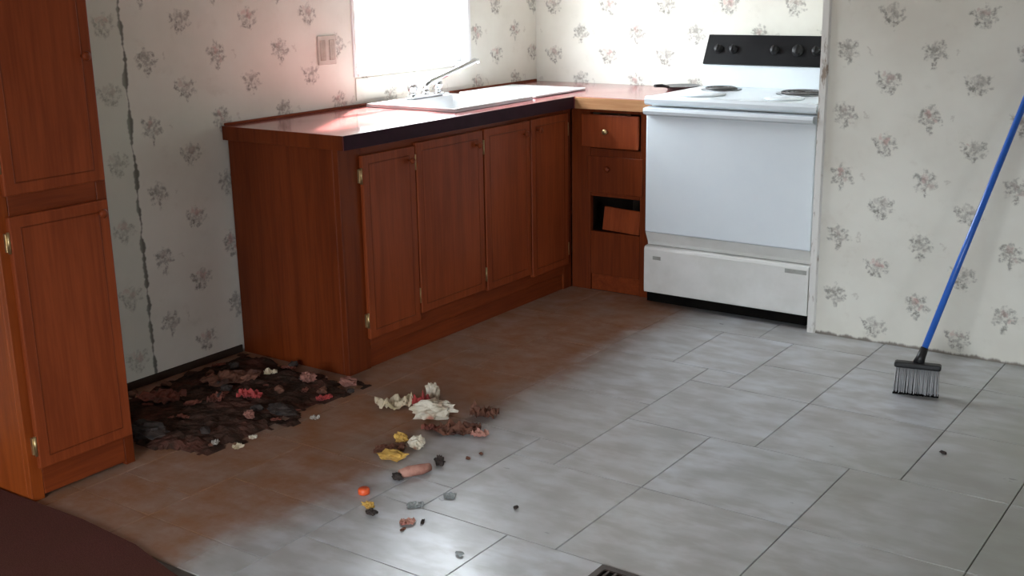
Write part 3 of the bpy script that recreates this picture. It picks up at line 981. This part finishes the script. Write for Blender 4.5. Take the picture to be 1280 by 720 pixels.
D = {
    'paper': stained('stained_paper', (0.66, 0.60, 0.50), (0.52, 0.44, 0.33), (0.40, 0.16, 0.11)),
    'cream': stained('cream_wrapper', (0.60, 0.50, 0.36), (0.48, 0.38, 0.25), (0.42, 0.34, 0.20)),
    'red': stained('red_wrapper', (0.40, 0.055, 0.050), (0.26, 0.035, 0.035), (0.16, 0.03, 0.03)),
    'pink': stained('pinkish_paper', (0.52, 0.27, 0.21), (0.38, 0.17, 0.13), (0.30, 0.10, 0.08)),
    'brown': stained('brown_leaf', (0.16, 0.065, 0.040), (0.10, 0.040, 0.025), (0.06, 0.025, 0.018)),
    'dark': stained('blackened_scrap', (0.030, 0.022, 0.020), (0.05, 0.035, 0.03), (0.02, 0.016, 0.015)),
    'yellow': stained('yellow_scrap', (0.62, 0.38, 0.09), (0.46, 0.27, 0.07), (0.34, 0.19, 0.06)),
    'white': stained('white_scrap', (0.70, 0.69, 0.66), (0.58, 0.56, 0.52), (0.46, 0.42, 0.36)),
    'grey': stained('grey_scrap', (0.34, 0.36, 0.36), (0.26, 0.28, 0.28), (0.20, 0.22, 0.22)),
    'orange': plain('orange_plastic', (0.85, 0.12, 0.03), (0.75, 0.10, 0.025), rough=0.35),
    'rosy': stained('dirty_pink_paper', (0.30, 0.13, 0.10), (0.20, 0.085, 0.065), (0.14, 0.06, 0.045)),
    'dull': stained('dirty_white_scrap', (0.46, 0.42, 0.38), (0.34, 0.30, 0.26), (0.24, 0.19, 0.15)),
    'rust': stained('rusty_shred', (0.20, 0.060, 0.040), (0.13, 0.040, 0.028), (0.09, 0.03, 0.02)),
}


def dirt_mat():
    g = G('dirt')
    f, _ = g.noise(g.pos(), 30.0, 5.0, 0.7)
    f2, _ = g.noise(g.pos(), 5.0, 4.0, 0.6)
    c = g.mix(g.step(f, 0.35, 0.65), (0.060, 0.030, 0.022), (0.028, 0.017, 0.012))
    c = g.mix(g.step(f2, 0.48, 0.66, 0.0, 0.75), c, (0.115, 0.042, 0.030))
    g.bump(f, 0.7, 0.01)
    return g.done(c, 0.95, 0.0, 0.1)


# the low bank of dirt swept between pantry and base cabinet
outline = [(0.02, -3.06), (0.58, -3.05), (0.70, -2.98), (0.76, -2.86), (0.78, -2.72), (0.75, -2.58), (0.72, -2.45), (0.74, -2.30), (0.72, -2.205), (0.60, -2.17), (0.30, -2.158), (0.02, -2.158)]


def inside(x, y):
    c = False
    n = len(outline)
    for i in range(n):
        (x1, y1), (x2, y2) = outline[i], outline[i - 1]
        if (y1 > y) != (y2 > y) and x < (x2 - x1) * (y - y1) / (y2 - y1) + x1:
            c = not c
    return c


def edge_dist(x, y):
    best = 9
    n = len(outline)
    for i in range(n):
        a, b = Vector(outline[i]), Vector(outline[i - 1])
        ab = b - a
        t = max(0, min(1, (Vector((x, y)) - a).dot(ab) / ab.length_squared))
        best = min(best, (Vector((x, y)) - a - ab * t).length)
    return best if inside(x, y) else -best


dm = MB()
st_ = 0.0125
NXg, NYg = int(0.80 / st_), int(0.94 / st_)
pts = {}
heights = {}
for i in range(NXg + 1):
    for j in range(NYg + 1):
        x, y = 0.012 + i * st_, -3.085 + j * st_
        e = edge_dist(x, y) + 0.10 * noise.noise(Vector((x * 9, y * 9, 0))) - 0.035 + 0.04 * noise.noise(Vector((x * 30, y * 30, 4)))
        wall_e = min(x - 0.0, 0.2)
        if e > -0.004:
            h = 0.001 + min(e, 0.10) * 0.16 + max(0, min(e, 0.05)) * (0.35 * abs(noise.noise(Vector((x * 16, y * 16, 2)))) + 0.25 * abs(noise.noise(Vector((x * 45, y * 45, 5)))))
            pts[i, j] = dm.bm.verts.new((x, y, max(0.0006, h)))
            heights[i, j] = max(0.0006, h)
for (i, j) in list(pts):
    k = [(i, j), (i + 1, j), (i + 1, j + 1), (i, j + 1)]
    if all(q in pts for q in k):
        dm.bm.faces.new([pts[q] for q in k])
bmesh.ops.delete(dm.bm, geom=[v for v in dm.bm.verts if not v.link_faces], context='VERTS')
ret = bmesh.ops.extrude_face_region(dm.bm, geom=list(dm.bm.faces))
for v in [g_ for g_ in ret['geom'] if isinstance(g_, bmesh.types.BMVert)]:
    pass
for v in dm.bm.verts:
    pass
low = [g_ for g_ in ret['geom'] if isinstance(g_, bmesh.types.BMVert)]
for v in low:
    v.co.z = 0.0003
tag(dm.build('dirt', dirt_mat()), 'low bank of dark brown dirt swept between pantry and base cabinet', 'dirt', None, 'stuff')


def dirt_top(x, y, r=0.01):
    best = 0.0008
    for (i, j), h in heights.items():
        if abs(0.012 + i * st_ - x) < r and abs(-3.085 + j * st_ - y) < r:
            best = max(best, h + 0.0006)
    return best


# scraps one can pick out in the dirt
tag(sheet('paper_scrap', D['dull'], (0.785, -2.532, dirt_top(0.785, -2.532, 0.025)), 0.030, 0.026, 1, 0.014), 'small bright white scrap at the dirt edge below the red wrapper', 'scrap')
tag(sheet('wrapper', D['red'], (0.700, -2.395, dirt_top(0.700, -2.395, 0.025)), 0.060, 0.030, 2, 0.022, 1.3), 'bright red wrapper standing in the dirt near the base cabinet corner', 'wrapper')
tag(crumple('crumpled_paper', D['rosy'], (0.668, -2.235, dirt_top(0.668, -2.235, 0.025)), (0.036, 0.026, 0.018), 3), 'dull pink crumpled paper beside the base cabinet corner', 'paper')
tag(crumple('crumpled_paper', D['rosy'], (0.560, -2.330, dirt_top(0.560, -2.330, 0.025)), (0.032, 0.026, 0.020), 4), 'brownish pink crumpled paper in front of the cabinet end', 'paper')
tag(sheet('wrapper', D['red'], (0.500, -2.560, dirt_top(0.500, -2.560, 0.025)), 0.090, 0.045, 5, 0.030, 0.4), 'dark red wrapper lying in the middle of the dirt bank', 'wrapper')
tag(sheet('wrapper', D['rust'], (0.420, -2.640, dirt_top(0.420, -2.640, 0.025)), 0.075, 0.05, 6, 0.026, 2.0), 'rusty red torn wrapper behind the dark red one', 'wrapper')
tag(crumple('plastic_bag', D['dark'], (0.700, -2.600, dirt_top(0.700, -2.600, 0.055)), (0.060, 0.034, 0.018), 7), 'black crumpled bag at the front edge of the dirt', 'bag')
tag(sheet('paper_scrap', D['dull'], (0.690, -2.885, dirt_top(0.690, -2.885, 0.025)), 0.022, 0.034, 8, 0.016, 0.5), 'dull white scrap in the dirt nearer the pantry', 'scrap')
tag(sheet('paper_scrap', D['paper'], (0.740, -2.770, dirt_top(0.740, -2.770, 0.025)), 0.026, 0.022, 9, 0.014, 0.9), 'grey-white scrap in the dirt beside the black bag', 'scrap')
tag(sheet('paper_scrap', D['cream'], (0.770, -2.860, dirt_top(0.770, -2.860, 0.025)), 0.034, 0.030, 10, 0.014, 1.2), 'tan paper scrap at the front edge of the dirt', 'scrap')
tag(crumple('crumpled_paper', D['rosy'], (0.640, -2.690, dirt_top(0.640, -2.690, 0.025)), (0.020, 0.018, 0.014), 11), 'small rosy crumpled paper in the dirt behind the black bag', 'paper')
tag(sheet('cardboard_piece', D['rust'], (0.250, -2.740, dirt_top(0.250, -2.740, 0.025)), 0.16, 0.11, 12, 0.030, 0.3), 'flat brown-red cardboard piece in the dirt beside the wall', 'cardboard')
tag(sheet('cardboard_piece', D['brown'], (0.300, -2.470, dirt_top(0.300, -2.470, 0.025)), 0.20, 0.12, 13, 0.034, 1.0), 'large dark brown cardboard piece in the dirt near the cabinet end', 'cardboard')
tag(sheet('paper_scrap', D['cream'], (0.360, -2.330, dirt_top(0.360, -2.330, 0.025)), 0.050, 0.032, 14, 0.022, 0.7), 'tan scrap in the dirt against the cabinet end', 'scrap')
tag(crumple('plastic_bag', D['dark'], (0.480, -2.980, dirt_top(0.480, -2.980, 0.025)), (0.075, 0.050, 0.026), 15), 'black crumpled bag beside the foot of the pantry', 'bag')
SR = random.Random(21)
kinds = [('dirt_clod', 'brown', 'brown clod lying loose in the dirt bank'), ('dirt_clod', 'dark', 'blackish clod lying loose in the dirt bank'), ('shred', 'rust', 'rusty red shred lying loose in the dirt bank')]
n_done = 0
while n_done < 36:
    x, y = SR.uniform(0.05, 0.78), SR.uniform(-3.04, -2.19)
    e = edge_dist(x, y)
    if e < -0.03 or (x < 0.58 and y < -3.02):
        continue
    nm, mk, lb = kinds[n_done % 3]
    s = SR.uniform(0.007, 0.019)
    if nm == 'shred':
        o = sheet(nm, D[mk], (x, y, dirt_top(x, y, s * 1.2)), s * 3.2, s * 1.6, n_done + 40, s * 0.8, SR.uniform(0, 3), n=6)
    else:
        o = crumple(nm, D[mk], (x, y, dirt_top(x, y, s * 1.2)), (s * 1.3, s, s * 0.8), n_done + 40, 0.6, 2, SR.uniform(0, 3))
    tag(o, lb, nm.split('_')[-1], lb.split(' lying')[0] + 's in the dirt bank')
    n_done += 1

# the second heap, in front of the base cabinet
tag(sheet('crumpled_paper', D['cream'], (0.945, -2.300), 0.130, 0.072, 21, 0.050, 0.9, 0.012), 'cream crumpled paper, left piece of the heap before the cabinet', 'paper')
tag(crumple('crumpled_paper', D['paper'], (1.125, -2.312), (0.070, 0.040, 0.034), 22, 0.55, 4, 0.55), 'big whitish crumpled paper with red stains in the heap before the cabinet', 'paper')
tag(crumple('crumpled_paper', D['paper'], (1.015, -2.175), (0.026, 0.024, 0.036), 36, 0.5, 3, 0.2), 'upright whitish paper tip behind the red wrapper of the heap', 'paper')
tag(sheet('wrapper', D['red'], (1.030, -2.262), 0.060, 0.030, 23, 0.050, 1.0), 'crumpled red wrapper between the cream and whitish papers', 'wrapper')
tag(sheet('leaf_litter', D['brown'], (1.262, -2.205), 0.092, 0.055, 24, 0.050, 0.4), 'curled dark brown leaf at the far tip of the heap', 'leaf')
tag(sheet('leaf_litter', D['brown'], (1.275, -2.360), 0.140, 0.080, 25, 0.040, 0.7), 'large brown leaf beside the whitish paper', 'leaf')
tag(sheet('leaf_litter', D['pink'], (1.350, -2.350), 0.060, 0.034, 26, 0.030, 0.3), 'pinkish brown leaf end at the lit edge of the heap', 'leaf')
tag(sheet('leaf_litter', D['rust'], (1.190, -2.390), 0.080, 0.040, 37, 0.026, 0.1), 'reddish leaf under the whitish paper', 'leaf')
tag(crumple('food_scrap', D['yellow'], (1.165, -2.525), (0.026, 0.020, 0.016), 27), 'small yellow scrap behind the cream ball', 'scrap')
tag(crumple('food_scrap', D['yellow'], (1.235, -2.650), (0.046, 0.026, 0.016), 28, 0.5, 3, 0.4), 'larger ochre scrap in front of the cream ball', 'scrap')
tag(crumple('paper_ball', D['paper'], (1.243, -2.540), (0.027, 0.024, 0.022), 29), 'little cream paper ball beside the yellow scrap', 'paper ball')
tag(sheet('leaf_litter', D['brown'], (1.180, -2.600), 0.100, 0.060, 30, 0.016, 0.8), 'flat brown leaf under the yellow scraps', 'leaf')
roll = MB().tube([(-0.050, -0.006, 0.016), (-0.02, 0.0, 0.0175), (0.02, 0.002, 0.0175), (0.048, 0.012, 0.016)], [0.013, 0.0165, 0.0165, 0.012], 12)
roll = roll.build('paper_roll', D['pink'], None, (1.375, -2.705, 0.0))
roll.rotation_euler.z = 0.95
tag(roll, 'pinkish rolled paper at the border of light and shade', 'paper roll')
tag(crumple('leaf_litter', D['dark'], (1.388, -2.605), (0.018, 0.011, 0.016), 31, 0.7), 'small blackish leaf beside the pinkish rolled paper', 'leaf')
tag(crumple('food_scrap', D['dark'], (1.350, -2.760), (0.020, 0.012, 0.012), 32), 'dark crumb at the near end of the pinkish rolled paper', 'crumb')
cap = MB().lathe([(0.0170, 0.0), (0.0175, 0.003), (0.0170, 0.013), (0.0150, 0.016), (0.0005, 0.0165)], 22)
cap = cap.build('bottle_cap', D['orange'], None, (1.329, -2.884, 0.0008))
tag(cap, 'bright orange plastic bottle cap on the floor', 'bottle cap')
tag(crumple('flower_head', D['yellow'], (1.407, -2.950), (0.020, 0.013, 0.010), 33, 0.7), 'small yellow scrap beside the orange cap', 'scrap')
tag(crumple('dirt_clod', D['dark'], (1.442, -2.978), (0.018, 0.011, 0.010), 34, 0.7), 'black clod beside the yellow scrap near the orange cap', 'clod')
tag(sheet('paper_scrap', D['grey'], (1.508, -2.865), 0.050, 0.034, 35, 0.008, 0.9), 'flat grey scrap on the bright floor between cap and rolled paper', 'scrap')
tag(sheet('paper_scrap', D['grey'], (1.554, -2.768), 0.034, 0.030, 38, 0.012, 0.4), 'small grey scrap farthest out on the bright floor', 'scrap')
tag(sheet('leaf_litter', D['pink'], (1.560, -2.962), 0.044, 0.034, 39, 0.014, 0.6), 'torn pinkish leaf nearest the picture bottom on the bright floor', 'leaf')
tag(sheet('leaf_litter', D['dark'], (1.592, -2.936), 0.010, 0.026, 41, 0.008, 0.5, n=5), 'thin black sliver beside the torn pinkish leaf', 'sliver')
tag(crumple('crumb', D['dark'], (1.757, -2.725), (0.006, 0.010, 0.006), 42, 0.6, 2), 'lone dark crumb out on the bright floor', 'crumb')
tag(crumple('crumb', D['grey'], (1.793, -3.029), (0.012, 0.008, 0.006), 43, 0.6, 2), 'grey-green crumb near the bottom of the picture', 'crumb')
tag(crumple('crumb', D['brown'], (1.431, -2.519), (0.009, 0.006, 0.005), 44, 0.6, 2), 'tiny brown crumb on the bright floor, nearer of two', 'crumb')
tag(crumple('crumb', D['brown'], (1.445, -2.470), (0.008, 0.006, 0.005), 45, 0.6, 2), 'tiny brown crumb on the bright floor, farther of two', 'crumb')
tag(sheet('crumb', D['brown'], (1.575, -3.000), 0.010, 0.022, 46, 0.006, 0.2, n=5), 'brown sliver below the torn pinkish leaf', 'sliver')
tag(crumple('crumb', D['dark'], (2.640, -1.690), (0.012, 0.008, 0.005), 47, 0.6, 2), 'dark crumb on the grey floor below the broom', 'crumb')
